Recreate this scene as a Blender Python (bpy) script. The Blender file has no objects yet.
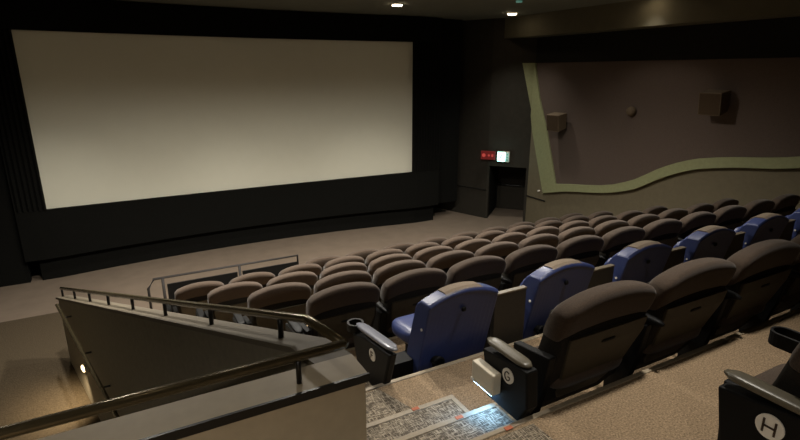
import bpy, bmesh, math, random
from mathutils import Vector, Matrix
random.seed(7)
S = bpy.context.scene
COL = S.collection
EYE = 4.0

# ------------------------------------------------------------------ materials
def srgb(r, g, b):
    f = lambda c: (c/255/12.92) if c/255 <= .04045 else ((c/255+.055)/1.055)**2.4
    return (f(r), f(g), f(b), 1)

def mat(name, rgb, rough=.7, metal=0., var=.12, scale=40., bump=0., bscale=None, spec=.4, sheen=0.):
    m = bpy.data.materials.new(name); m.use_nodes = True
    nt = m.node_tree; n = nt.nodes; l = nt.links
    b = n['Principled BSDF']
    b.inputs['Roughness'].default_value = rough
    b.inputs['Metallic'].default_value = metal
    b.inputs['Specular IOR Level'].default_value = spec
    if sheen: b.inputs['Sheen Weight'].default_value = sheen
    tc = n.new('ShaderNodeTexCoord')
    no = n.new('ShaderNodeTexNoise'); no.inputs['Scale'].default_value = scale
    no.inputs['Detail'].default_value = 4
    l.new(tc.outputs['Object'], no.inputs['Vector'])
    cr = n.new('ShaderNodeValToRGB')
    c = srgb(*rgb)
    cr.color_ramp.elements[0].position = .3; cr.color_ramp.elements[1].position = .7
    cr.color_ramp.elements[0].color = tuple(x*(1-var) for x in c[:3])+(1,)
    cr.color_ramp.elements[1].color = tuple(min(1, x*(1+var)) for x in c[:3])+(1,)
    l.new(no.outputs['Fac'], cr.inputs['Fac']); l.new(cr.outputs['Color'], b.inputs['Base Color'])
    if bump:
        n2 = n.new('ShaderNodeTexNoise'); n2.inputs['Scale'].default_value = bscale or scale
        n2.inputs['Detail'].default_value = 3
        l.new(tc.outputs['Object'], n2.inputs['Vector'])
        bp = n.new('ShaderNodeBump'); bp.inputs['Strength'].default_value = bump
        bp.inputs['Distance'].default_value = .01
        l.new(n2.outputs['Fac'], bp.inputs['Height']); l.new(bp.outputs['Normal'], b.inputs['Normal'])
    return m

def emis(name, rgb, strength, base=(.6, .6, .6)):
    m = bpy.data.materials.new(name); m.use_nodes = True
    b = m.node_tree.nodes['Principled BSDF']
    b.inputs['Base Color'].default_value = tuple(base)+(1,)
    b.inputs['Emission Color'].default_value = srgb(*rgb)
    b.inputs['Emission Strength'].default_value = strength
    return m

def woven(name, rgb_dark, rgb_light):
    """tweed carpet: crossed fine wave bands broken up by noise"""
    m = bpy.data.materials.new(name); m.use_nodes = True
    nt = m.node_tree; n = nt.nodes; l = nt.links; b = n['Principled BSDF']
    b.inputs['Roughness'].default_value = .95; b.inputs['Specular IOR Level'].default_value = .1
    tc = n.new('ShaderNodeTexCoord')
    facs = []
    for axis, sc in (('X', 16), ('Y', 16)):
        mp = n.new('ShaderNodeMapping')
        mp.inputs['Scale'].default_value = (150, 16, 16) if axis == 'X' else (16, 150, 16)
        l.new(tc.outputs['Object'], mp.inputs['Vector'])
        w = n.new('ShaderNodeTexNoise'); w.inputs['Scale'].default_value = 1.4; w.inputs['Detail'].default_value = 2
        l.new(mp.outputs['Vector'], w.inputs['Vector']); facs.append(w.outputs['Fac'])
    mx = n.new('ShaderNodeMath'); mx.operation = 'MAXIMUM'
    l.new(facs[0], mx.inputs[0]); l.new(facs[1], mx.inputs[1])
    cr = n.new('ShaderNodeValToRGB')
    cr.color_ramp.elements[0].position = .5; cr.color_ramp.elements[1].position = .68
    cr.color_ramp.elements[0].color = srgb(*rgb_dark); cr.color_ramp.elements[1].color = srgb(*rgb_light)
    l.new(mx.outputs[0], cr.inputs['Fac']); l.new(cr.outputs['Color'], b.inputs['Base Color'])
    return m

M = dict(
    carpet=mat('tier_carpet', (140, 120, 96), .95, var=.45, scale=110, bump=.5, bscale=120, spec=.1),
    hall=mat('hall_floor_vinyl', (104, 92, 80), .8, var=.08, scale=3, spec=.15),
    passage=mat('passage_carpet', (66, 57, 44), .95, var=.3, scale=60, bump=.4, spec=.1),
    woven=woven('aisle_woven_carpet', (84, 75, 64), (176, 162, 140)),
    nosing=mat('nosing_strip', (150, 136, 114), .6, var=.1, scale=60),
    riser=mat('riser', (100, 88, 72), .95, var=.2, scale=60, spec=.1),
    taupe=mat('taupe_wall', (98, 90, 72), .85, var=.06, scale=12, spec=.2),
    sidewall=mat('front_side_wall', (47, 44, 38), .9, var=.08, scale=8, spec=.15),
    black=mat('black_wall', (26, 25, 22), .9, var=.15, scale=10, spec=.15),
    maroon=mat('maroon_panel', (82, 71, 64), .92, var=.1, scale=70, spec=.15),
    green=mat('green_band', (126, 128, 94), .75, var=.06, scale=15, spec=.25),
    ceiling=mat('ceiling_paint', (104, 104, 94), .9, var=.06, scale=5, spec=.1),
    soffit=mat('soffit_paint', (84, 80, 66), .9, var=.06, scale=5, spec=.1),
    mask=mat('masking_cloth', (17, 17, 15), .95, var=.2, scale=25, spec=.1),
    screen=mat('screen_vinyl', (214, 212, 195), .85, var=.01, scale=4, spec=.15),
    parapet=mat('parapet_laminate', (154, 140, 116), .55, var=.05, scale=20, spec=.35),
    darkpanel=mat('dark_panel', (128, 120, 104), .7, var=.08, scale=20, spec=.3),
    edging=mat('black_edging', (18, 17, 15), .35, var=.1, scale=30),
    rail=mat('rail_enamel', (96, 86, 64), .24, metal=.6, var=.08, scale=30, spec=.6),
    seatfab=mat('seat_brown_black_fabric', (67, 56, 47), .93, var=.22, scale=160, bump=.25, bscale=220, spec=.12, sheen=.12),
    shadefab=mat('back_shaded_fabric', (38, 35, 31), .95, var=.2, scale=120, spec=.08),  # seat fabric again, with the shade of the seat backs in its colour
    armsheen=mat('blue_sheen_arm_pad', (110, 112, 122), .3, var=.06, scale=40, spec=.6),  # pale bluish sheen of the pad is put into the base colour
    barrier=mat('barrier_enamel', (26, 21, 18), .7, metal=.0, var=.08, scale=30),
    shadecap=mat('side_cap_shaded_laminate', (96, 88, 74), .6, var=.05, scale=20, spec=.3),  # cap laminate darkened to carry the rail's shadow on the sloping run
    grille=mat('speaker_grille_cloth', (66, 54, 41), .9, var=.15, scale=120, spec=.1),
    shell=mat('seat_back_plastic', (58, 52, 40), .6, var=.1, scale=30, spec=.3),
    blk=mat('black_plastic', (11, 11, 11), .6, var=.1, scale=40, spec=.2),
    armpad=mat('grey_sheen_arm_pad', (92, 86, 72), .35, var=.1, scale=40, spec=.6),  # base colour lightened to hold the sheen on the aisle pads
    blue=mat('blue_leatherette', (50, 60, 102), .40, var=.06, scale=60, spec=.4),
    insert=mat('taupe_head_insert', (112, 98, 82), .85, var=.12, scale=120),
    console=mat('console_laminate', (44, 38, 30), .6, var=.1, scale=30),
    contop=mat('console_top', (98, 88, 72), .45, var=.08, scale=30),
    chrome=mat('chrome', (200, 196, 188), .22, metal=1., var=.04, scale=30),
    badge=mat('badge_white', (226, 220, 208), .5, var=.03, scale=30),
    ink=mat('badge_letter', (60, 46, 36), .6, var=.05, scale=30),
    ivory=mat('ivory_plastic', (205, 196, 176), .5, var=.04, scale=30),
    speaker=mat('speaker_case', (88, 74, 56), .8, var=.08, scale=30),
    orange=mat('orange_marker', (168, 92, 60), .6, var=.05, scale=30),
    redsign=emis('red_sign_face', (170, 26, 24), .16, (.02, .004, .004)),
    redink=emis('red_sign_marks', (240, 90, 80), .32, (.05, .01, .01)),
    exitface=emis('exit_sign_face', (140, 250, 245), 5.5, (.2, .2, .2)),
    exitdim=emis('exit_sign_strip', (130, 165, 150), .6, (.1, .1, .1)),
    exitink=mat('exit_marks', (30, 120, 100), .5),
    lamp=emis('downlight_lens', (255, 232, 196), 14.),
    steplens=emis('step_light_lens', (170, 215, 255), 8.),
    warmlens=emis('passage_lens', (255, 226, 170), 4.),
    greenlens=emis('indicator_lens', (40, 120, 110), .4),
)

# ------------------------------------------------------------------ mesh helpers
def link(name, bm, m, parent=None, smooth=False, bevel=0., seg=2):
    bmesh.ops.recalc_face_normals(bm, faces=bm.faces)
    me = bpy.data.meshes.new(name); bm.to_mesh(me); bm.free()
    o = bpy.data.objects.new(name, me); COL.objects.link(o)
    me.materials.append(m)
    if smooth:
        for p in me.polygons: p.use_smooth = True
    if bevel:
        md = o.modifiers.new('bevel', 'BEVEL'); md.width = bevel; md.segments = seg
        md.limit_method = 'ANGLE'; md.angle_limit = math.radians(40)
    if parent is not None: o.parent = parent
    return o

def tag(o, label, cat, group=None):
    o['label'] = label; o['category'] = cat
    if group: o['group'] = group
    return o

def struct(o, label=None):
    o['kind'] = 'structure'
    if label: o['label'] = label
    return o

def empty(name, loc, label, cat, group=None):
    o = bpy.data.objects.new(name, None); COL.objects.link(o)
    o.location = loc; o.empty_display_size = .1
    return tag(o, label, cat, group)

def box(bm, x0, x1, y0, y1, z0, z1):
    v = [bm.verts.new(p) for p in ((x0,y0,z0),(x1,y0,z0),(x1,y1,z0),(x0,y1,z0),(x0,y0,z1),(x1,y0,z1),(x1,y1,z1),(x0,y1,z1))]
    for f in ((0,3,2,1),(4,5,6,7),(0,1,5,4),(1,2,6,5),(2,3,7,6),(3,0,4,7)):
        bm.faces.new([v[i] for i in f])
    return bm

def B(*a):
    return box(bmesh.new(), *a)

def prism(bm, poly, fn0, fn1):
    """poly: 2-D outline; fn0/fn1 map (a,b) to the 3-D points of the two end faces"""
    a = [bm.verts.new(fn0(*p)) for p in poly]; b = [bm.verts.new(fn1(*p)) for p in poly]
    n = len(poly)
    bm.faces.new(a); bm.faces.new(b[::-1])
    for i in range(n):
        bm.faces.new((a[i], a[(i+1) % n], b[(i+1) % n], b[i]))
    return bm

def prism_x(poly, x0, x1, bm=None):
    return prism(bm or bmesh.new(), poly, lambda y, z: (x0, y, z), lambda y, z: (x1, y, z))

def prism_z(poly, z0, z1, bm=None):
    return prism(bm or bmesh.new(), poly, lambda x, y: (x, y, z0), lambda x, y: (x, y, z1))

def tube(bm, pts, r, n=10, closed=False):
    pts = [Vector(p) for p in pts]; rings = []; N = len(pts)
    for i, p in enumerate(pts):
        if closed: t = pts[(i+1) % N]-pts[i-1]
        elif i == 0: t = pts[1]-p
        elif i == N-1: t = p-pts[i-1]
        else: t = (pts[i+1]-p).normalized()+(p-pts[i-1]).normalized()
        t.normalize()
        up = Vector((0,0,1)) if abs(t.z) < .9 else Vector((1,0,0))
        a = t.cross(up).normalized(); b = a.cross(t)
        rings.append([bm.verts.new(p+a*r*math.cos(2*math.pi*k/n)+b*r*math.sin(2*math.pi*k/n)) for k in range(n)])
    for i in range(N if closed else N-1):
        A, C = rings[i], rings[(i+1) % N]
        for k in range(n):
            bm.faces.new((A[k], A[(k+1) % n], C[(k+1) % n], C[k]))
    if not closed:
        bm.faces.new(rings[0][::-1]); bm.faces.new(rings[-1])
    return bm

def cyl(bm, p0, p1, r, n=20):
    return tube(bm, [p0, p1], r, n)

def loft(secs):
    """closed sections, same point count, capped"""
    bm = bmesh.new(); R = [[bm.verts.new(p) for p in s] for s in secs]
    n = len(R[0])
    for A, C in zip(R, R[1:]):
        for k in range(n):
            bm.faces.new((A[k], A[(k+1) % n], C[(k+1) % n], C[k]))
    bm.faces.new(R[0][::-1]); bm.faces.new(R[-1])
    return bm

def sell(k, n, e):
    t = 2*math.pi*k/n; c, s = math.cos(t), math.sin(t)
    return math.copysign(abs(c)**(2/e), c), math.copysign(abs(s)**(2/e), s)

def cushion(W, yc, zc, hd, hz, arch=0., tilt=0., ex=5, e=2.6, nu=21, nk=18, amin=.3, shear=0.):
    """soft pad: superellipse section swept along x, ends rounded, centre raised by arch"""
    secs = []
    for i in range(nu):
        u = -1+2*i/(nu-1); u = math.copysign(abs(u)**.8, u)
        s = max(amin, (1-abs(u)**ex)**(1/2.2)) if abs(u) < 1 else amin
        sec = []
        for k in range(nk):
            a, b = sell(k, nk, e)
            y, z = a*hd*s, b*hz*s
            y, z = y*math.cos(tilt)-z*math.sin(tilt), y*math.sin(tilt)+z*math.cos(tilt)
            top = max(0., min(1., (b+1)/2))
            sec.append((u*W/2, yc+y+shear*z, zc+z+arch*(1-abs(u)**2.2)*top))
        secs.append(sec)
    return loft(secs)

def rslab(levels, e=5, nk=24):
    """levels: (z, yc, half width, half thickness) -> upright slab with rounded section"""
    secs = []
    for z, yc, hw, ht in levels:
        secs.append([(sell(k, nk, e)[0]*hw, yc+sell(k, nk, e)[1]*ht, z) for k in range(nk)])
    return loft(secs)

def glyph(ch, size):
    """outline strokes of a capital letter as flat bars in the x-y plane, centred"""
    bm = bmesh.new(); t = size*.125; h = size/2; w = size*.36
    def bar(x0, y0, x1, y1):
        d = Vector((x1-x0, y1-y0)); d.normalize(); nrm = Vector((-d.y, d.x))*t/2
        pts = [(x0-nrm.x, y0-nrm.y), (x1-nrm.x, y1-nrm.y), (x1+nrm.x, y1+nrm.y), (x0+nrm.x, y0+nrm.y)]
        prism_z(pts, 0, .003, bm)
    def arc(cx, cy, rx, ry, a0, a1, n=12):
        pr = None
        for i in range(n+1):
            a = math.radians(a0+(a1-a0)*i/n); p = (cx+rx*math.cos(a), cy+ry*math.sin(a))
            if pr: bar(pr[0], pr[1], p[0], p[1])
            pr = p
    if ch == 'H':
        bar(-w, -h, -w, h); bar(w, -h, w, h); bar(-w, 0, w, 0)
    elif ch == 'G':
        arc(0, 0, w*1.15, h, 50, 330); bar(w*.2, -h*.05, w*1.15, -h*.05); bar(w*1.05, -h*.05, w*1.05, -h*.55)
    elif ch == 'F':
        bar(-w*.8, -h, -w*.8, h); bar(-w*.8, h-t/2, w*.9, h-t/2); bar(-w*.8, 0, w*.6, 0)
    elif ch == 'E':
        bar(-w*.8, -h, -w*.8, h)
        for y, x in ((h-t/2, w), (0, w*.7), (-h+t/2, w)): bar(-w*.8, y, x, y)
    elif ch == 'D':
        bar(-w*.8, -h, -w*.8, h); arc(-w*.8, 0, w*1.7, h-t/2, -90, 90)
    elif ch == 'C':
        arc(0, 0, w*1.15, h-t/2, 45, 315)
    elif ch == 'B':
        bar(-w*.8, -h, -w*.8, h); arc(-w*.8, h*.48, w*1.4, h*.42, -90, 90, 8); arc(-w*.8, -h*.48, w*1.6, h*.44, -90, 90, 8)
    return bm

LEFT_FACING = Matrix(((0, 0, -1, 0), (-1, 0, 0, 0), (0, 1, 0, 0), (0, 0, 0, 1)))   # x->-Y, y->Z, z->-X

# ------------------------------------------------------------------ layout numbers (metres, front floor z=0)
ROWS = 'HGFEDCBA'
FLOOR = {r: 2.31-.33*i for i, r in enumerate(ROWS)}
EDGE = dict(H=1.65, G=2.71, F=3.76, E=4.80, D=5.84, C=6.88, B=7.92)      # front edge of each tier
RX = 9.55                                                                # right wall
LX = -4.35
CEIL = 5.32
SL = -.275
def wallx(y, off=0.): return .635+off+SL*(y-2.065)                        # parapet centre line beside the aisle
def rowend(y): return 1.60-.236*(y-1.8)

# ------------------------------------------------------------------ floors and tiers
bm = bmesh.new()
def quad(pts):
    bm.faces.new([bm.verts.new(p) for p in pts])
Y1 = 9.95
prism_z([(LX-.3, Y1), (RX+1.8, Y1), (RX+1.8, 13.2), (LX-.3, 13.2)], -.2, 0, bm)
prism_z([(wallx(8.2, .085), 8.2), (wallx(1.6,.0), 1.6), (RX+1.8, 1.6), (RX+1.8, Y1), (wallx(8.2, .085), Y1)], -.2, 0, bm)
struct(link('floor', bm, M['hall']), 'brown hall floor in front of the screen')
bm = bmesh.new()
prism_z([(LX-.3, 8.2), (wallx(8.2,.085), 8.2), (wallx(8.2, .085), Y1), (LX-.3, Y1)], -.2, 0, bm)
ramp = [(8.2, 0), (1.9, -1.2), (1.9, -1.4), (8.2, -.2)]
prism_x(ramp, LX-.3, .72, bm)
struct(link('floor_passage', bm, M['passage']), 'carpeted ramp down the entrance passage')

order = 'BCDEFG'
for i, r in enumerate(order):
    y0 = EDGE[order[i+1]] if i+1 < len(order) else EDGE['H']
    y1 = EDGE[r]
    bm = prism_z([(wallx(y0, .0), y0), (RX, y0), (RX, y1), (wallx(y1, .0), y1)], 0, FLOOR[r])
    struct(link('floor_tier', bm, M['carpet']), None)
    bm = B(wallx(y1, .09), RX, y1-.028, y1+.006, FLOOR[r]-.03, FLOOR[r]+.006)
    struct(link('trim_nosing', bm, M['nosing'], bevel=.004))
bm = B(LX, RX, -5, EDGE['H'], 0, FLOOR['H']-.0)
struct(link('floor_tier', bm, M['carpet']))
bm = B(.72, RX, 1.626, 1.656, FLOOR['H']-.03, FLOOR['H']+.006)
struct(link('trim_nosing', bm, M['nosing'], bevel=.004))

# aisle carpet and half steps
def lipped(name, poly, z0, z1, lip, m):
    return struct(link(name, prism_z(poly, z0, z1), m))
for r, low in (('H', 'G'), ('G', 'F'), ('F', 'E'), ('E', 'D'), ('D', 'C'), ('C', 'B')):
    y = EDGE[r]; zl = FLOOR[low]; xe = 1.60-.236*(y-1.65)
    ylow = EDGE[low]
    a = .087
    struct(link('floor_aisle_carpet', prism_z([(wallx(y, a), y), (xe+.02, y), (rowend(ylow-.05)-.12, ylow-.045), (wallx(ylow-.05, a), ylow-.045)], zl, zl+.006), M['woven']))
    for k, (dep, h, dx) in enumerate(((.605, .11, 0), (.30, .22, .09))):
        xr = xe-.02+dx
        zb = zl+.006
        bm = prism_z([(wallx(y, a), y), (xr, y), (xr, y+dep-.004), (wallx(y+dep, a), y+dep-.004)], zb, zl+h)
        struct(link('floor_step', bm, M['woven']))
        bm = bmesh.new()
        box(bm, wallx(y+dep, a), xr+.004, y+dep-.035, y+dep, zl+h-.028, zl+h+.005)
        box(bm, xr-.028, xr+.004, y, y+dep-.035, zl+h-.028, zl+h+.005)
        struct(link('trim_step_nosing', bm, M['nosing'], bevel=.003))
struct(link('floor_aisle_carpet', prism_z([(.72, -3), (1.75, -3), (1.62, 1.6), (.72, 1.6)], FLOOR['H'], FLOOR['H']+.006), M['woven']))

for (x, y, z), lb in (((1.313, 2.238, 2.095), 'orange reflective tab on the lowest half step edge'),
                      ((1.409, 1.932, 2.205), 'orange reflective tab on the second half step edge'),
                      ((1.488, 1.630, 2.316), 'orange reflective tab on the top tier edge')):
    tag(link('reflective_tab', B(x-.022, x+.022, y-.012, y+.012, z, z+.003), M['orange']), lb, 'step marker', 'orange step edge tabs')

# ------------------------------------------------------------------ room shell
def wall_quad(p, q, z0, z1, th, poly=None):
    """slab between plan points p and q, thickness th to the right of p->q"""
    d = Vector((q[0]-p[0], q[1]-p[1])); d.normalize(); n = Vector((d.y, -d.x))*th
    return prism_z([p, q, (q[0]+n.x, q[1]+n.y), (p[0]+n.x, p[1]+n.y)], z0, z1)

A = (8.22, 12.83); Bp = (8.82, 11.22); Cc = (9.55, 10.37)
mir = lambda p: (5.2-p[0], p[1])
struct(link('wall_front', B(LX-.3, RX+.3, 12.83, 13.0, 0, CEIL), M['black']), 'black wall behind the screen')
struct(link('wall_right', prism_z([(RX, -5), (RX, 10.37), (RX+.2, 10.37), (RX+.2, -5)], 0, CEIL), M['taupe']), 'right wall with maroon panel and green band')
struct(link('wall_back', B(LX, RX, -5.2, -5, 0, CEIL), M['black']))
struct(link('wall_left', B(LX-.2, LX, -5, 10.4, -1.4, CEIL), M['black']))
struct(link('wall_corner_right', wall_quad(A, Bp, 0, CEIL, -.15), M['sidewall']), 'angled dark wall between screen and exit')
struct(link('wall_corner_left', wall_quad(mir(Bp), mir(A), 0, CEIL, -.15), M['black']))
struct(link('wall_corner_left', wall_quad((LX, 10.4), mir(Bp), 0, CEIL, -.15), M['black']))
# exit wall with an opening
dv = Vector((Cc[0]-Bp[0], Cc[1]-Bp[1])); Lbc = dv.length; dv.normalize(); nv = Vector((-dv.y, dv.x))   # nv points out of the room
if nv.x < 0: nv = -nv
def bc(s, out): return (Bp[0]+dv.x*s+nv.x*out, Bp[1]+dv.y*s+nv.y*out)
def bcbox(bm, s0, s1, o0, o1, z0, z1):
    return prism_z([bc(s0, o0), bc(s1, o0), bc(s1, o1), bc(s0, o1)], z0, z1, bm)
bm = bmesh.new()
s0, s1, zt = .06, 1.055, 1.51
bcbox(bm, 0, s0, 0, .15, 0, CEIL); bcbox(bm, s1, Lbc, 0, .15, 0, CEIL); bcbox(bm, s0, s1, 0, .15, zt, CEIL)
struct(link('wall_exit', bm, M['sidewall']), 'short angled wall around the exit opening')
bm = bmesh.new()
bcbox(bm, s0-.06, s0, .15, 1.3, 0, zt+.1); bcbox(bm, s1, s1+.06, .15, 1.3, 0, zt+.1); bcbox(bm, s0, s1, .15, 1.3, zt, zt+.1); bcbox(bm, s0-.06, s1+.06, 1.3, 1.36, 0, zt+.1)
struct(link('wall_exit_recess', bm, M['black']), 'dark recess of the exit')
d1 = struct(link('door_1', bcbox(bmesh.new(), s0+.03, s1-.03, 1.24, 1.3, 0.01, zt-.02), M['sidewall'], bevel=.005), 'dark exit door at the back of the recess')
bm = bmesh.new(); tube(bm, [bc(s0+.1, 1.2)+(.75,), bc(s1-.1, 1.2)+(.75,)], .018)
box(bm, *(lambda p: (p[0]-.02, p[0]+.02, p[1]-.02, p[1]+.04))(bc(s0+.12, 1.21)), .72, .78)
link('push_bar', bm, M['edging'], d1)

struct(link('ceiling', B(LX-.3, RX+.3, -5.2, 13.0, CEIL, CEIL+.15), M['ceiling']), 'dark ceiling with recessed lamps')
struct(link('wall_soffit', B(9.0, RX+.2, -5, 12.82, 4.83, CEIL), M['soffit']), 'boxed soffit along the right wall')
# dado lines
bm = bmesh.new(); box(bm, RX-.02, RX, 9.67, 10.37, .735, .765)
struct(link('trim_1', bm, M['black']))
struct(link('trim_2', prism_z([(A[0]-.02, A[1]), (Bp[0]-.02, Bp[1]), Bp, A], .80, .825), M['black']))

# right wall relief: dark frieze, maroon panel, green band, slanted stripe
struct(link('wall_frieze', B(9.5, RX, -5, 10.33, 4.22, 4.83), M['black']), 'black frieze under the soffit')
UP = [(9.326,1.284),(8.756,1.382),(8.4,1.43),(7.95,1.505),(7.601,1.592),(7.294,1.704),(7.046,1.811),(6.813,1.949),(6.592,2.088),(6.376,2.201),(6.167,2.296),(5.964,2.374),(5.766,2.436),(5.447,2.501),(5.203,2.542),(4.97,2.575),(4.746,2.602),(4.532,2.632),(4.329,2.665),(4.135,2.704),(3.6,2.82),(2.8,3.02),(1.8,3.2),(.5,3.3),(-2,3.4)]
LO = [(9.727,.957),(9.302,1.071),(8.956,1.159),(8.57,1.228),(8.204,1.285),(7.857,1.348),(7.576,1.413),(7.266,1.508),(7.015,1.604),(6.782,1.739),(6.559,1.876),(6.344,1.994),(6.134,2.093),(5.931,2.175),(5.734,2.241),(5.414,2.312),(5.171,2.358),(4.938,2.395),(4.713,2.422),(4.498,2.447),(4.294,2.483),(4.1,2.523),(3.6,2.63),(2.8,2.83),(1.8,3.01),(.5,3.11),(-2,3.2)]
pan = [(9.29, 1.28), (9.75, 2.6), (10.09, 3.36), (10.33, 4.22)] + [(-2, 4.22)] + UP[::-1]
struct(link('wall_maroon_panel', prism_x(pan, 9.52, RX), M['maroon']), 'maroon acoustic panel above the green wave')
struct(link('trim_wave', prism_x(UP+LO[::-1], 9.46, 9.52), M['green'], bevel=.004), 'green wave shaped band running along the right wall')
st = [(9.72, .985), (9.29, 1.28), (9.75, 2.6), (10.09, 3.36), (10.36, 4.22), (10.36, 2.9), (10.28, 2.55)]
bm = prism_x(st, 9.48, RX)
p3 = lambda s, o, z: bc(s, o)+(z,)
tri = [(Lbc, 2.9), (Lbc, 4.22), (Lbc-.34, 4.22)]
prism(bm, tri, lambda s, z: p3(s, -.03, z), lambda s, z: p3(s, 0, z))
struct(link('trim_stripe', bm, M['green']), 'slanted green stripe rising beside the exit opening')
tag(link('wall_glint', cyl(bmesh.new(), (9.55, 9.905, .98), (9.50, 9.905, .98), .022), M['badge']), 'tiny white stud at the foot of the slanted green stripe', 'glint')  # white disc painted in for a tiny bright point of light

# ------------------------------------------------------------------ screen
def arcY(x):                                                       # screen bows away from the room
    u = (x-2.62)/4.1
    return 11.7+.36*max(0., 1-u*u)
SCX0, SCX1, SCZ0, SCZ1 = -1.455, 6.70, 1.40, 4.72
def curved(x0, x1, z0f, z1f, off0, off1, n=28, fold=0.):
    bm = bmesh.new(); rows = []
    for i in range(n+1):
        x = x0+(x1-x0)*i/n; y = arcY(x)+(fold*math.sin(i*math.pi/2*1.0) if fold else 0)
        z0, z1 = z0f(x), z1f(x)
        rows.append([bm.verts.new((x, y+off0, z0)), bm.verts.new((x, y+off0, z1)), bm.verts.new((x, y+off1, z1)), bm.verts.new((x, y+off1, z0))])
    for a, b in zip(rows, rows[1:]):
        for k in range(4): bm.faces.new((a[k], b[k], b[(k+1) % 4], a[(k+1) % 4]))
    bm.faces.new(rows[0]); bm.faces.new(rows[-1][::-1])
    return bm
cst = lambda v: (lambda x: v)
scr = tag(link('projection_screen', curved(SCX0-.1, SCX1+.1, cst(SCZ0-.25), cst(SCZ1+.1), .03, .06), M['screen'], smooth=False), 'large pale cinema screen in a black surround at the front wall', 'cinema screen')
botz = lambda x: 1.445-.065*max(0, 1-((x-2.62)/4.1)**2)
link('top_masking', curved(-2.3, 7.5, cst(SCZ1), cst(CEIL-.02), -.06, .02), M['mask'], scr)
link('lower_masking', curved(-1.95, 7.5, cst(.46), botz, -.06, .02), M['mask'], scr)
link('side_masking', curved(SCX1, 7.5, botz, cst(SCZ1), -.06, .02, n=40, fold=.022), M['mask'], scr)
link('side_masking', curved(-1.95, SCX0, botz, cst(SCZ1), -.06, .02, n=24, fold=.022), M['mask'], scr)
link('plinth', curved(-1.75, 7.42, cst(0), cst(.46), .06, .2), M['mask'], scr)
struct(link('wall_wing_left', B(-2.6, -1.95, 11.75, 11.95, 0, CEIL), M['mask']))
struct(link('wall_wing_right', B(7.5, 8.3, 11.9, 12.1, .42, CEIL), M['mask']))

# ------------------------------------------------------------------ parapet round the passage
CAPZ = 2.80
def wz(y): return CAPZ-.303*max(0, y-2.065)
YE = 8.05
# near wall
struct(link('wall_parapet_near', B(-2.9, .768, 1.725, 1.86, 0, CAPZ-.035), M['parapet']), 'taupe parapet wall closest to the camera')
bm = B(-2.9, .772, 1.71, 1.88, CAPZ-.035, CAPZ)
o = struct(link('trim_parapet_cap_near', bm, M['parapet']))
struct(link('trim_parapet_edging', B(-2.9, .776, 1.700, 1.712, CAPZ-.036, CAPZ+.001), M['edging']), 'black edge strip of the parapet cap')
# side wall: top follows the slope
def sideprism(o0, o1, ztop, zbot, ya=1.88, yb=YE):
    bm = bmesh.new(); ys = [ya, 2.065, yb]; R = []
    for y in ys:
        R.append([bm.verts.new((wallx(y, o0), y, zbot(y))), bm.verts.new((wallx(y, o1), y, zbot(y))),
                  bm.verts.new((wallx(y, o1), y, ztop(y))), bm.verts.new((wallx(y, o0), y, ztop(y)))])
    for a, b in zip(R, R[1:]):
        for k in range(4): bm.faces.new((a[k], b[k], b[(k+1) % 4], a[(k+1) % 4]))
    bm.faces.new(R[0]); bm.faces.new(R[-1][::-1])
    return bm
rampz = lambda y: min(0, -.19*(8.2-y))
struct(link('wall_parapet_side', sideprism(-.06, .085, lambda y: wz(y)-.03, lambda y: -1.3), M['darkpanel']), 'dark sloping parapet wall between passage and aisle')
struct(link('trim_parapet_cap', sideprism(-.085, .087, wz, lambda y: wz(y)-.03), M['shadecap']), 'narrow sloping cap of the side parapet')

hr = empty('handrail', (.70, 1.775, CAPZ), 'black handrail on the parapet top turning from cross run to sloping aisle run', 'handrail')
ox, oy, oz = hr.location
def rel(p): return (p[0]-ox, p[1]-oy, p[2]-oz)
RZ = .12
zr = lambda y: wz(y)+RZ+.0
pts = [(-2.85, 1.775, CAPZ+RZ), (.70, 1.775, CAPZ+RZ)]
link('cross_rail', tube(bmesh.new(), [rel(p) for p in pts], .021, 14), M['rail'], hr, smooth=True)
pts = [(.70, 1.775, CAPZ+RZ), (.635, 2.065, CAPZ+RZ), (wallx(YE), YE, zr(YE))]
link('aisle_rail', tube(bmesh.new(), [rel(p) for p in pts], .021, 14), M['rail'], hr, smooth=True)
for x in (.50, -.55, -1.6, -2.6):
    link('post', cyl(bmesh.new(), rel((x, 1.775, CAPZ)), rel((x, 1.775, CAPZ+RZ)), .011, 10), M['edging'], hr, smooth=True)
for k in range(8):
    y = 2.3+(YE-.02-2.3)*(k/7.0)
    link('post', cyl(bmesh.new(), rel((wallx(y), y, wz(y)-.005)), rel((wallx(y), y, zr(y))), .014, 10), M['edging'], hr, smooth=True)

# grab rail on the passage side of the sloping wall
gy0, gy1 = 7.52, 2.6
gz = lambda y: 1.078-.198*(7.517-y)
gr = empty('grab_rail', (wallx(gy0, -.16), gy0, gz(gy0)), 'dark grab rail low on the passage side of the sloping parapet', 'handrail')
gl = gr.location.copy()
rl = lambda p: tuple(Vector(p)-gl)
link('bar', tube(bmesh.new(), [rl((wallx(y, -.16), y, gz(y))) for y in (gy0, gy1)], .022, 12), M['rail'], gr, smooth=True)
for y in (7.3, 6.49, 5.84, 4.9, 3.9):
    link('bracket', tube(bmesh.new(), [rl((wallx(y, -.16), y, gz(y)-.01)), rl((wallx(y, -.16), y, gz(y)-.06)), rl((wallx(y, -.06), y, gz(y)-.06))], .012, 8), M['edging'], gr)
y = 6.93
pl = tag(link('passage_lamp', cushion(.16, 0, 0, .03, .045), M['ivory']), 'small lit oval lamp on the passage wall under the grab rail', 'wall lamp')
pl.location = (wallx(y, -.075), y, .40); pl.rotation_euler = (0, 0, math.atan2(1, SL))
ln = link('lens', cushion(.12, .026, 0, .02, .034), M['warmlens'], pl)

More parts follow.
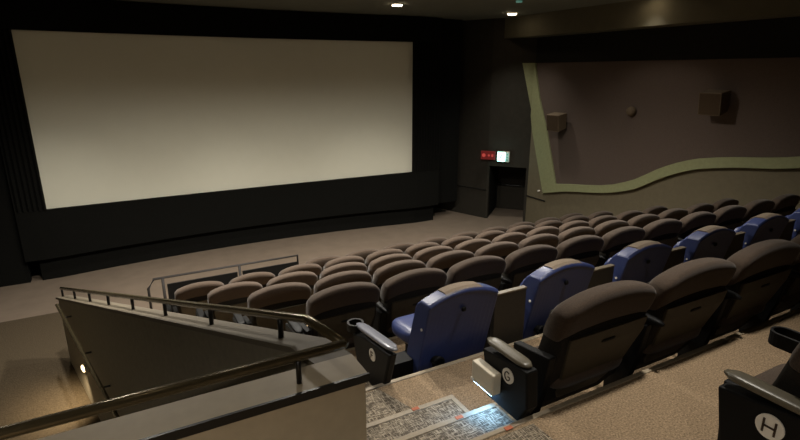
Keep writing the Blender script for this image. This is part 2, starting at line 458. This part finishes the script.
# low barrier in front of the front block
FY = 8.08
br = empty('barrier_rail', (.27, FY, 0), 'black tubular barrier with dark panels in front of the first seats', 'barrier')
def relb(p): return (p[0]-.27, p[1]-FY, p[2])
link('top_rail', tube(bmesh.new(), [relb(p) for p in ((.06, FY, 0), (.06, FY, .86), (.15, FY, 1.0), (2.38, FY, .995), (2.38, FY, 0))], .02, 10), M['barrier'], br, smooth=True)
for x in (.27, 1.41):
    link('post', cyl(bmesh.new(), relb((x, FY, 0)), relb((x, FY, .995)), .022, 10), M['barrier'], br, smooth=True)
link('panel', B(.32-.27, 1.37-.27, -.012, .012, .08, .885), M['blk'], br)
link('panel', B(1.45-.27, 2.37-.27, -.012, .012, .08, .885), M['blk'], br)

# left bank (edge of frame only)
struct(link('wall_passage_left', B(-3.1, -2.95, -1, 8.2, -1.4, 2.2), M['darkpanel']))
struct(link('wall_passage_end', B(-2.95, .7, 1.9, 1.95, -1.4, CAPZ-.05), M['black']))

# ------------------------------------------------------------------ lights in the ceiling
def downlight(x, y, label, power, cone=122, blend=1., visible=True):
    o = empty('downlight', (x, y, CEIL), label, 'ceiling lamp', 'recessed ceiling lamps')
    link('rim', tube(bmesh.new(), [(.105*math.cos(a*math.pi/12), .105*math.sin(a*math.pi/12), -.006) for a in range(24)], .014, 8, closed=True), M['badge'], o, smooth=True)
    link('lens', cyl(bmesh.new(), (0, 0, -.035), (0, 0, 0), .10, 24), M['lamp'], o)
    ld = bpy.data.lights.new('downlight_beam', 'SPOT'); ld.energy = power; ld.spot_size = math.radians(cone); ld.spot_blend = blend
    ld.color = (1., .94, .84); ld.shadow_soft_size = .09
    lo = bpy.data.objects.new('downlight_beam', ld); COL.objects.link(lo); lo.parent = o; lo.location = (0, 0, -.06)
    return o
LP = 3.0
downlight(5.26, 9.85, 'lit recessed ceiling lamp above the right half of the screen', 100*LP, 84)
downlight(8.39, 10.03, 'lit recessed ceiling lamp above the exit corner beside the soffit', 60*LP, 96)
downlight(8.72, 6.70, 'recessed ceiling lamp by the soffit further back along the right wall', 5*LP, 100, .5)
downlight(2.1, 9.85, 'recessed ceiling lamp outside the frame above the screen centre', 90*LP, 84)
downlight(-1.0, 9.85, 'recessed ceiling lamp outside the frame above the left floor', 90*LP, 84)
downlight(5.2, 6.6, 'recessed ceiling lamp outside the frame above the middle seats', 345*LP, 156)
downlight(2.1, 6.6, 'recessed ceiling lamp outside the frame above the left seats', 345*LP, 156)
downlight(-.35, 6.6, 'recessed ceiling lamp outside the frame above the passage', 240*LP, 156)
downlight(2.2, 4.1, 'recessed ceiling lamp outside the frame above the blue seats', 60*LP, 100)
downlight(5.4, 4.3, 'recessed ceiling lamp outside the frame above the right blue seats', 55*LP, 100)
downlight(2.6, 1.75, 'recessed ceiling lamp outside the frame above the rear rows', 70*LP, 78)
downlight(-1.2, -1.6, 'recessed ceiling lamp outside the frame above the rear aisle', 400*LP, 132)
ind = tag(link('indicator_light', cyl(bmesh.new(), (7.10, 8.30, CEIL-.03), (7.10, 8.30, CEIL+.01), .06), M['greenlens']), 'dim greenish ceiling indicator beside the lit corner lamp', 'ceiling lamp')

# ------------------------------------------------------------------ signs, speakers, dome
def bcplate(name, s0, s1, o0, o1, z0, z1, m, parent=None, bevel=0):
    return link(name, bcbox(bmesh.new(), s0, s1, o0, o1, z0, z1), m, parent, bevel=bevel)
ex = tag(bcplate('exit_sign', .27, .60, -.10, 0, 1.655, 1.93, M['ivory'], bevel=.006), 'glowing pale cyan exit sign box above the dark opening', 'exit sign')
bcplate('lit_face', .285, .485, -.106, -.10, 1.67, 1.915, M['exitface'], ex)
strip = bcplate('side_strip', .50, .59, -.106, -.10, 1.67, 1.915, M['exitdim'], ex)
bm = bmesh.new()
for z in (1.70, 1.77, 1.84): bcbox(bm, .525, .565, -.110, -.106, z, z+.03)
link('print', bm, M['exitink'], strip)
bm = bmesh.new()     # running figure
def bar2(bm, a, b, w):
    d = Vector((b[0]-a[0], b[1]-a[1])).normalized(); n = Vector((-d.y, d.x))*w/2
    poly = [(a[0]-n.x, a[1]-n.y), (b[0]-n.x, b[1]-n.y), (b[0]+n.x, b[1]+n.y), (a[0]+n.x, a[1]+n.y)]
    prism(bm, poly, lambda s, z: p3(s, -.109, z), lambda s, z: p3(s, -.106, z))
for a, b, w in (((.385, 1.86), (.385, 1.885), .025), ((.39, 1.84), (.37, 1.77), .03), ((.37, 1.77), (.34, 1.72), .018), ((.37, 1.77), (.41, 1.73), .018), ((.41, 1.73), (.41, 1.69), .016), ((.39, 1.83), (.43, 1.80), .014), ((.385, 1.83), (.345, 1.81), .014)):
    bar2(bm, a, b, w)
link('figure', bm, M['exitink'], ex)
rs = tag(bcplate('red_sign', -.17, .22, -.13, -.08, 1.70, 1.93, M['redsign'], bevel=.005), 'dim red lit sign beside the exit sign above the opening', 'sign')
link('bracket', bcbox(bmesh.new(), .05, .15, -.08, 0, 1.78, 1.85), M['edging'], rs)
bm = bmesh.new()
def disc(bm, s, z, r, n=14):
    prism(bm, [(s+r*math.cos(2*math.pi*k/n), z+r*math.sin(2*math.pi*k/n)) for k in range(n)], lambda a, b: p3(a, -.136, b), lambda a, b: p3(a, -.13, b))
disc(bm, -.09, 1.815, .05); disc(bm, .05, 1.815, .03)
for k in (0,): 
    bcbox(bm, .12, .17, -.136, -.13, 1.78, 1.85)
link('lettering', bm, M['redink'], rs)

def wall_speaker(y, z, label):
    o = empty('wall_speaker', (RX-.03, y, z), label, 'loudspeaker', 'surround speakers on the right wall')
    # tilted cabinet: deeper at the top
    prof = [(-.10, .20), (-.38, .15), (-.33, -.24), (-.10, -.16)]           # (x, z)
    bm = prism(bmesh.new(), prof, lambda x, z: (x, -.2, z), lambda x, z: (x, .2, z))
    link('cabinet', bm, M['speaker'], o, bevel=.008)
    g = [(-.378, .135), (-.386, .135), (-.336, -.225), (-.328, -.225)]
    link('grille', prism(bmesh.new(), g, lambda x, z: (x, -.18, z), lambda x, z: (x, .18, z)), M['grille'], o)
    link('bracket', B(-.10, .0, -.05, .05, -.08, .08), M['edging'], o)
wall_speaker(9.25, 2.86, 'small brown wall speaker beside the slanted green stripe')
wall_speaker(5.53, 3.50, 'larger looking brown wall speaker high on the maroon panel toward the rear')
bm = bmesh.new(); bmesh.ops.create_uvsphere(bm, u_segments=20, v_segments=12, radius=.10)
dm = tag(link('dome_detector', bm, M['speaker'], smooth=True), 'small round dome fixed on the maroon panel between the two speakers', 'dome')
dm.location = (9.45, 7.32, 3.21)

# ------------------------------------------------------------------ seats
def add_badge(parent, ch, x, y, z, r=.042, rot=0.):
    b = link('row_badge', cyl(bmesh.new(), (0, 0, 0), (-.006, 0, 0), r, 24), M['badge'], parent)
    b.location = (x, y, z); b['label'] = 'round white row badge'
    g = glyph(ch, r*1.15)
    bmesh.ops.transform(g, matrix=Matrix.Translation((-.0065, 0, 0)) @ LEFT_FACING, verts=g.verts)
    link('letter', g, M['ink'], b)
    b.rotation_euler = (rot, 0, 0)
    return b

def stadium(yc, half, r, n=10):
    p = []
    for k in range(n+1):
        a = -math.pi/2+math.pi*k/n; p.append((r*math.sin(a)*-1, yc+half+r*math.cos(a)))
    for k in range(n+1):
        a = math.pi/2+math.pi*k/n; p.append((r*math.sin(a)*-1, yc-half+r*math.cos(a)))
    return p

def ring(bm, poly, inner, z0, z1, dz=0):
    """hollow wall following an outline (x,y) with inner outline"""
    n = len(poly)
    P = [[bm.verts.new((x, y, z)) for x, y in q] for q, z in ((poly, z0), (poly, z1), (inner, z1), (inner, z0))]
    for a, b in ((0, 1), (1, 2), (2, 3), (3, 0)):
        for k in range(n):
            bm.faces.new((P[a][k], P[a][(k+1) % n], P[b][(k+1) % n], P[b][k]))
    return bm

def black_seat(W, label, group, first=False):
    """tip-up cinema seat; local y=0 at the rear of the head roll, +y towards the screen"""
    o = empty('cinema_seat', (0, 0, 0), label, 'cinema seat', group)
    link('head_cushion', cushion(W-.07, .085, .765 if W == .765 else .785, .076, .105, arch=.064, ex=24, e=3.3, amin=.76, nu=27, nk=26, shear=-.36), M['seatfab'], o, smooth=True)
    hw = W/2-.055
    link('backrest', rslab([(.13, .31, hw*.92, .06), (.22, .27, hw*.96, .075), (.42, .19, hw*.98, .085), (.62, .12, hw, .09), (.82, .09, hw*.99, .07)], e=9), M['shadefab'], o, smooth=True)
    sh = link('back_shell', rslab([(.22, .198, hw*.50, .012), (.28, .170, hw*.62, .014), (.42, .104, hw*.76, .014), (.62, .036, hw*.90, .014), (.705, .016, hw*.90, .010)], e=9), M['shell'], o, smooth=False)
    bm = bmesh.new(); cs = cushion(.11, .022, .635, .010, .011)
    link('grip_slot', cs, M['blk'], sh)
    link('seat_pan', cushion(W-.14, .24, .40, .15, .06, tilt=.12, ex=8, e=4), M['seatfab'], o, smooth=True)
    link('side_panel', prism_x([(.20, .0), (.31, .0), (.32, .28), (.34, .56), (.06, .60), (.10, .36)], -W/2, -W/2+.05), M['blk'], o, bevel=.008)
    link('arm_pad', cushion_y(-W/2+.028, .17, .630, .026, .19, .024), M['blk'], o, smooth=True)
    link('hinge_cap', cyl(bmesh.new(), (-W/2+.05, .27, .22), (-W/2+.12, .27, .22), .05), M['blk'], o)
    link('hinge_cap', cyl(bmesh.new(), (W/2-.09, .27, .22), (W/2-.02, .27, .22), .05), M['blk'], o)
    return o

def cushion_y(x, yc, zc, hx, hy, hz, pitch=0.):
    """arm rest pad: soft bar along y"""
    secs = []
    for i in range(13):
        u = -1+2*i/12; s = max(.35, (1-abs(u)**6)**.5) if abs(u) < 1 else .35
        secs.append([(x+sell(k, 14, 3.5)[0]*hx*s, yc+u*hy, zc+pitch*u*hy+sell(k, 14, 3.5)[1]*hz*s) for k in range(14)])
    return loft(secs)

def copy_tree(o, parent=None):
    c = o.copy(); COL.objects.link(c)
    if parent is not None: c.parent = parent
    for ch in [x for x in bpy.data.objects if x.parent == o]: copy_tree(ch, c)
    return c

ORD = ['first', 'second', 'third', 'fourth', 'fifth', 'sixth', 'seventh', 'eighth', 'ninth', 'tenth', 'eleventh', 'twelfth', 'thirteenth']
def close_right(seat, W):
    """the last seat of a row also has a right-hand panel and arm"""
    link('side_panel', prism_x([(.20, .0), (.31, .0), (.32, .28), (.34, .56), (.06, .60), (.10, .36)], W/2-.005, W/2+.045), M['blk'], seat, bevel=.008)
    link('arm_pad', cushion_y(W/2+.02, .17, .635, .042, .20, .024), M['armpad'], seat, smooth=True)

protos = {}
def row(letter, W, x0, n, y, z, rowdesc, group, badge=True):
    """x0: left edge of the first seat"""
    for k in range(n):
        lab = 'black padded cinema seat, %s from aisle %s' % (ORD[k], rowdesc)
        if W not in protos:
            o = black_seat(W, lab, group); protos[W] = o
        elif k == 0 or True:
            o = copy_tree(protos_clean[W]) if W in protos_clean else copy_tree(protos[W])
        o['label'] = lab; o['group'] = group
        o.location = (x0+W*(k+.5), y, z)
        rows.setdefault(letter, []).append(o)
rows = {}; protos_clean = {}
specs = [
    ('E', .70, 1.145, 11, 3.70, 'in the row just ahead of blue seats', 'black seats in the row just ahead of the blue seats'),
    ('D', .695, .86, 12, 4.73, 'in second row ahead of blue seats', 'black seats in the second row ahead of the blue seats'),
    ('C', .69, .605, 12, 5.78, 'in third row ahead of blue seats', 'black seats in the third row ahead of the blue seats'),
    ('B', .70, .315, 12, 6.84, 'in fourth row ahead of blue seats', 'black seats in the fourth row ahead of the blue seats'),
    ('A', .735, 2.42, 9, 7.86, 'in front row nearest the screen', 'black seats in the front row'),
    ('G', .765, 1.79, 5, 1.63, 'in the row just behind blue seats', 'black seats in the row behind the blue seats'),
    ('H', .70, 1.90, 2, .58, 'in the row closest to the camera', 'black seats in the row closest to the camera'),
]
for sp in specs:
    row(sp[0], sp[1], sp[2], sp[3], sp[4], FLOOR[sp[0]], sp[5], sp[6])
OUTER = dict(G=1.60, H=1.845, E=1.05, D=.77, C=.51, B=.215)
for L in 'EDCBAGH':
    first = rows[L][0]; W = dict((s[0], s[1]) for s in specs)[L]; x0 = dict((s[0], s[2]) for s in specs)[L]
    # broader end panel on the aisle with the row letter
    if L != 'A':
        xo = OUTER[L]-x0-W/2
        for ch in [c for c in bpy.data.objects if c.parent == first and c.name.startswith('arm_pad')]:
            bpy.data.objects.remove(ch)
        f = .04 if L != 'H' else 0.
        link('end_panel', prism_x([(.06, .29), (.28+f, .29), (.33+f, .56), (.02, .60), (.0, .40)], xo, xo+.075), M['blk'], first, bevel=.01)
        link('arm_pad', cushion_y(xo+.04, .165+f, .610, .038, .165, .015), M['armpad' if L in 'GH' else 'blk'], first, smooth=True)
        link('foot', B(xo+.07, -W/2+.02, .20, .29, 0, .34), M['blk'], first)
        add_badge(first, L, xo, .15 if L != 'H' else .137, .51, r=.042 if L != 'H' else .046)
    if L not in 'GH': close_right(rows[L][-1], W)

# looped cup holder ahead of the second arm in the closest row, and between seats of the row behind the blue seats
def loop_holder(seat, W):
    bm = bmesh.new()
    ring(bm, stadium(.36, .10, .055), stadium(.36, .10, .042), .46, .53)
    for v in bm.verts: v.co.x += -W/2
    link('cup_holder', bm, M['blk'], seat, bevel=.004)
loop_holder(rows['H'][1], .70)
for s in rows['G'][1:]: loop_holder(s, .765)
for L in 'ED':
    for s in rows[L][1:6]:
        bm = bmesh.new(); ring(bm, [(x, y) for x, y in stadium(.40, .0, .05)], stadium(.40, .0, .04), .56, .62)
        W = .70 if L == 'E' else .695
        for v in bm.verts: v.co.x += -W/2
        link('cup_holder', bm, M['chrome'], s)

# ------------------------------------------------------------------ blue seats
def blue_seat(label):
    o = empty('blue_seat', (0, 0, 0), label, 'cinema seat', 'blue premium seats')
    secs = []
    N = 17
    for i in range(N):
        u = -1+2*i/(N-1); x = u*.30
        zt = .82+.07*(1-u*u)
        secs.append([(x, .17, .16), (x, .012, zt-.05), (x, .0, zt-.02), (x, .02, zt-.004), (x, .05, zt-.004), (x, .13, zt-.012), (x, .17, zt-.045), (x, .20, zt-.09), (x, .33, .30), (x, .30, .16)])
    sh = link('back_shell', loft(secs), M['blue'], o, bevel=.012, seg=3)
    pil = []
    for i in range(11):
        u = -1+2*i/10; x = u*.155; zt = .82+.07*(1-(x/.30)**2)
        pil.append([(x, .015, zt-.006), (x, .05, zt+.004), (x, .13, zt-.004), (x, .176, zt-.038), (x, .21, zt-.09), (x, .18, zt-.09), (x, .05, zt-.04)])
    link('head_insert', loft(pil), M['insert'], o)
    link('back_button', cushion(.035, .022, .725, .012, .018), M['blk'], sh)
    link('side_stud', cyl(bmesh.new(), (-.299, .10, .60), (-.308, .10, .60), .010, 10), M['badge'], sh)
    link('backrest', rslab([(.34, .36, .24, .05), (.5, .31, .25, .055), (.66, .255, .25, .05), (.72, .23, .24, .035)]), M['blue'], o, smooth=True)
    link('seat_cushion', cushion(.58, .47, .385, .21, .07, tilt=-.10, ex=9, e=4), M['blue'], o, smooth=True)
    bm = bmesh.new(); tube(bm, [(-.17+.04*math.cos(a*math.pi/10), .075, .31+.04*math.sin(a*math.pi/10)) for a in range(20)], .014, 8, closed=True)
    cyl(bm, (-.17, .075, .31), (-.17, .20, .31), .034)
    link('pivot_cap', bm, M['blk'], o)
    link('pedestal', B(-.24, .24, .24, .46, 0, .32), M['blk'], o, bevel=.01)
    return o
FX = [1.99+1.0*k for k in range(6)]
FYr = 2.70
proto_b = blue_seat('')
blues = []
for k, x in enumerate(FX):
    o = proto_b if k == 0 else copy_tree(proto_b)
    o['label'] = 'blue cinema seat with taupe head pad, %s from the aisle' % ORD[k]
    o.location = (x, FYr, FLOOR['F']); blues.append(o)

def cup_ring(bm, x, y, z, r, h):
    pts = [(x+r*math.cos(2*math.pi*k/20), y+r*math.sin(2*math.pi*k/20)) for k in range(20)]
    inn = [(x+.74*r*math.cos(2*math.pi*k/20), y+.74*r*math.sin(2*math.pi*k/20)) for k in range(20)]
    ring(bm, pts, inn, z, z+h); return bm
# aisle arm of the first blue seat
f0 = blues[0]
link('side_panel', prism_x([(.52, .47), (.42, .19), (.06, .19), (-.02, .36), (-.10, .60), (.30, .54)], -.66, -.60), M['blk'], f0, bevel=.015)
link('arm_pad', cushion_y(-.625, .18, .60, .040, .30, .016, pitch=-.14), M['armsheen'], f0, smooth=True)
bm = bmesh.new(); cup_ring(bm, -.625, .53, .485, .065, .06)
link('cup_holder', bm, M['blk'], f0)
link('foot', B(-.61, -.20, .22, .36, .02, .30), M['blk'], f0)
add_badge(f0, 'F', -.66, .155, .475, r=.045)

def console(label):
    o = empty('seat_console', (0, 0, 0), label, 'console', 'consoles between the blue seats')
    link('back_panel', B(-.155, .155, .0, .04, 0, .715), M['console'], o, bevel=.004)
    link('panel_edge', B(-.16, .16, -.004, .044, .715, .73), M['contop'], o, bevel=.004)
    link('tray', B(-.15, .15, .04, .40, .50, .54), M['blk'], o, bevel=.006)
    link('pedestal', B(-.05, .05, .06, .30, 0, .50), M['blk'], o)
    bm = bmesh.new(); cup_ring(bm, -.075, .16, .54, .06, .05)
    link('cup_rim', bm, M['chrome'], o)
    link('cup_rim', cup_ring(bmesh.new(), .075, .16, .54, .06, .05), M['chrome'], o)
    return o
pc = console('')
for k in range(5):
    o = pc if k == 0 else copy_tree(pc)
    o['label'] = 'brown drink console between the %s and %s blue seats from the aisle' % (ORD[k], ORD[k+1])
    o.location = (FX[k]+.5, FYr+.1, FLOOR['F'])

# step light box on the aisle panel of the row behind the blue seats
sl = tag(link('step_light', B(-.06, 0, -.092, .092, -.062, .062), M['ivory'], bevel=.008), 'ivory box with blue white light on the lettered end panel beside the steps', 'step light')
sl.location = (1.598, 1.92, 2.415)
link('lens', B(-.052, -.010, -.078, .078, -.068, -.060), M['steplens'], sl)
link('sensor', cushion(.02, .0, .0, .01, .01), M['badge'], sl).location = (-.06, .08, -.045)
def area(name, loc, size, energy, color, parent=None, rot=(0, 0, 0)):
    ld = bpy.data.lights.new(name, 'AREA'); ld.size = size; ld.energy = energy; ld.color = color
    lo = bpy.data.objects.new(name, ld); COL.objects.link(lo); lo.location = loc; lo.rotation_euler = rot
    if parent: lo.parent = parent
    return lo
area('step_glow', (-.03, 0, -.075), .05, 1.0, (.22, .52, 1.), sl)
# passage lamp glow onto the ramp
ld = bpy.data.lights.new('passage_glow', 'SPOT'); ld.energy = 60; ld.spot_size = math.radians(96); ld.spot_blend = .8; ld.color = (1, .8, .52); ld.shadow_soft_size = .05
lo = bpy.data.objects.new('passage_glow', ld); COL.objects.link(lo)
lo.location = (wallx(6.93, -.22), 6.93, .40)
lo.rotation_euler = Vector((-.25, .2, -.6)).to_track_quat('-Z', 'Y').to_euler()
# exit sign glow
ld = bpy.data.lights.new('exit_glow', 'POINT'); ld.energy = 2.2; ld.color = (.55, .95, .9); ld.shadow_soft_size = .1
lo = bpy.data.objects.new('exit_glow', ld); COL.objects.link(lo); p = bc(.4, -.2); lo.location = (p[0], p[1], 1.8)

# ------------------------------------------------------------------ world, camera, view
w = bpy.data.worlds.new('World'); S.world = w; w.use_nodes = True
w.node_tree.nodes['Background'].inputs['Color'].default_value = (.02, .02, .022, 1)
w.node_tree.nodes['Background'].inputs['Strength'].default_value = 0.0
f = 513.; p = math.atan(148/f); th = math.radians(28.4)
cam = bpy.data.cameras.new('camera'); cam.sensor_width = 36; cam.lens = 36*f/800; cam.clip_start = .05
co = bpy.data.objects.new('camera', cam); COL.objects.link(co)
co.location = (0, 0, EYE)
co.rotation_euler = Vector((math.sin(th)*math.cos(p), math.cos(th)*math.cos(p), -math.sin(p))).to_track_quat('-Z', 'Y').to_euler()
S.camera = co
S.view_settings.view_transform = 'Standard'; S.view_settings.look = 'None'
S.view_settings.gamma = 1; S.view_settings.exposure = 0.5; S.view_settings.use_curve_mapping = False
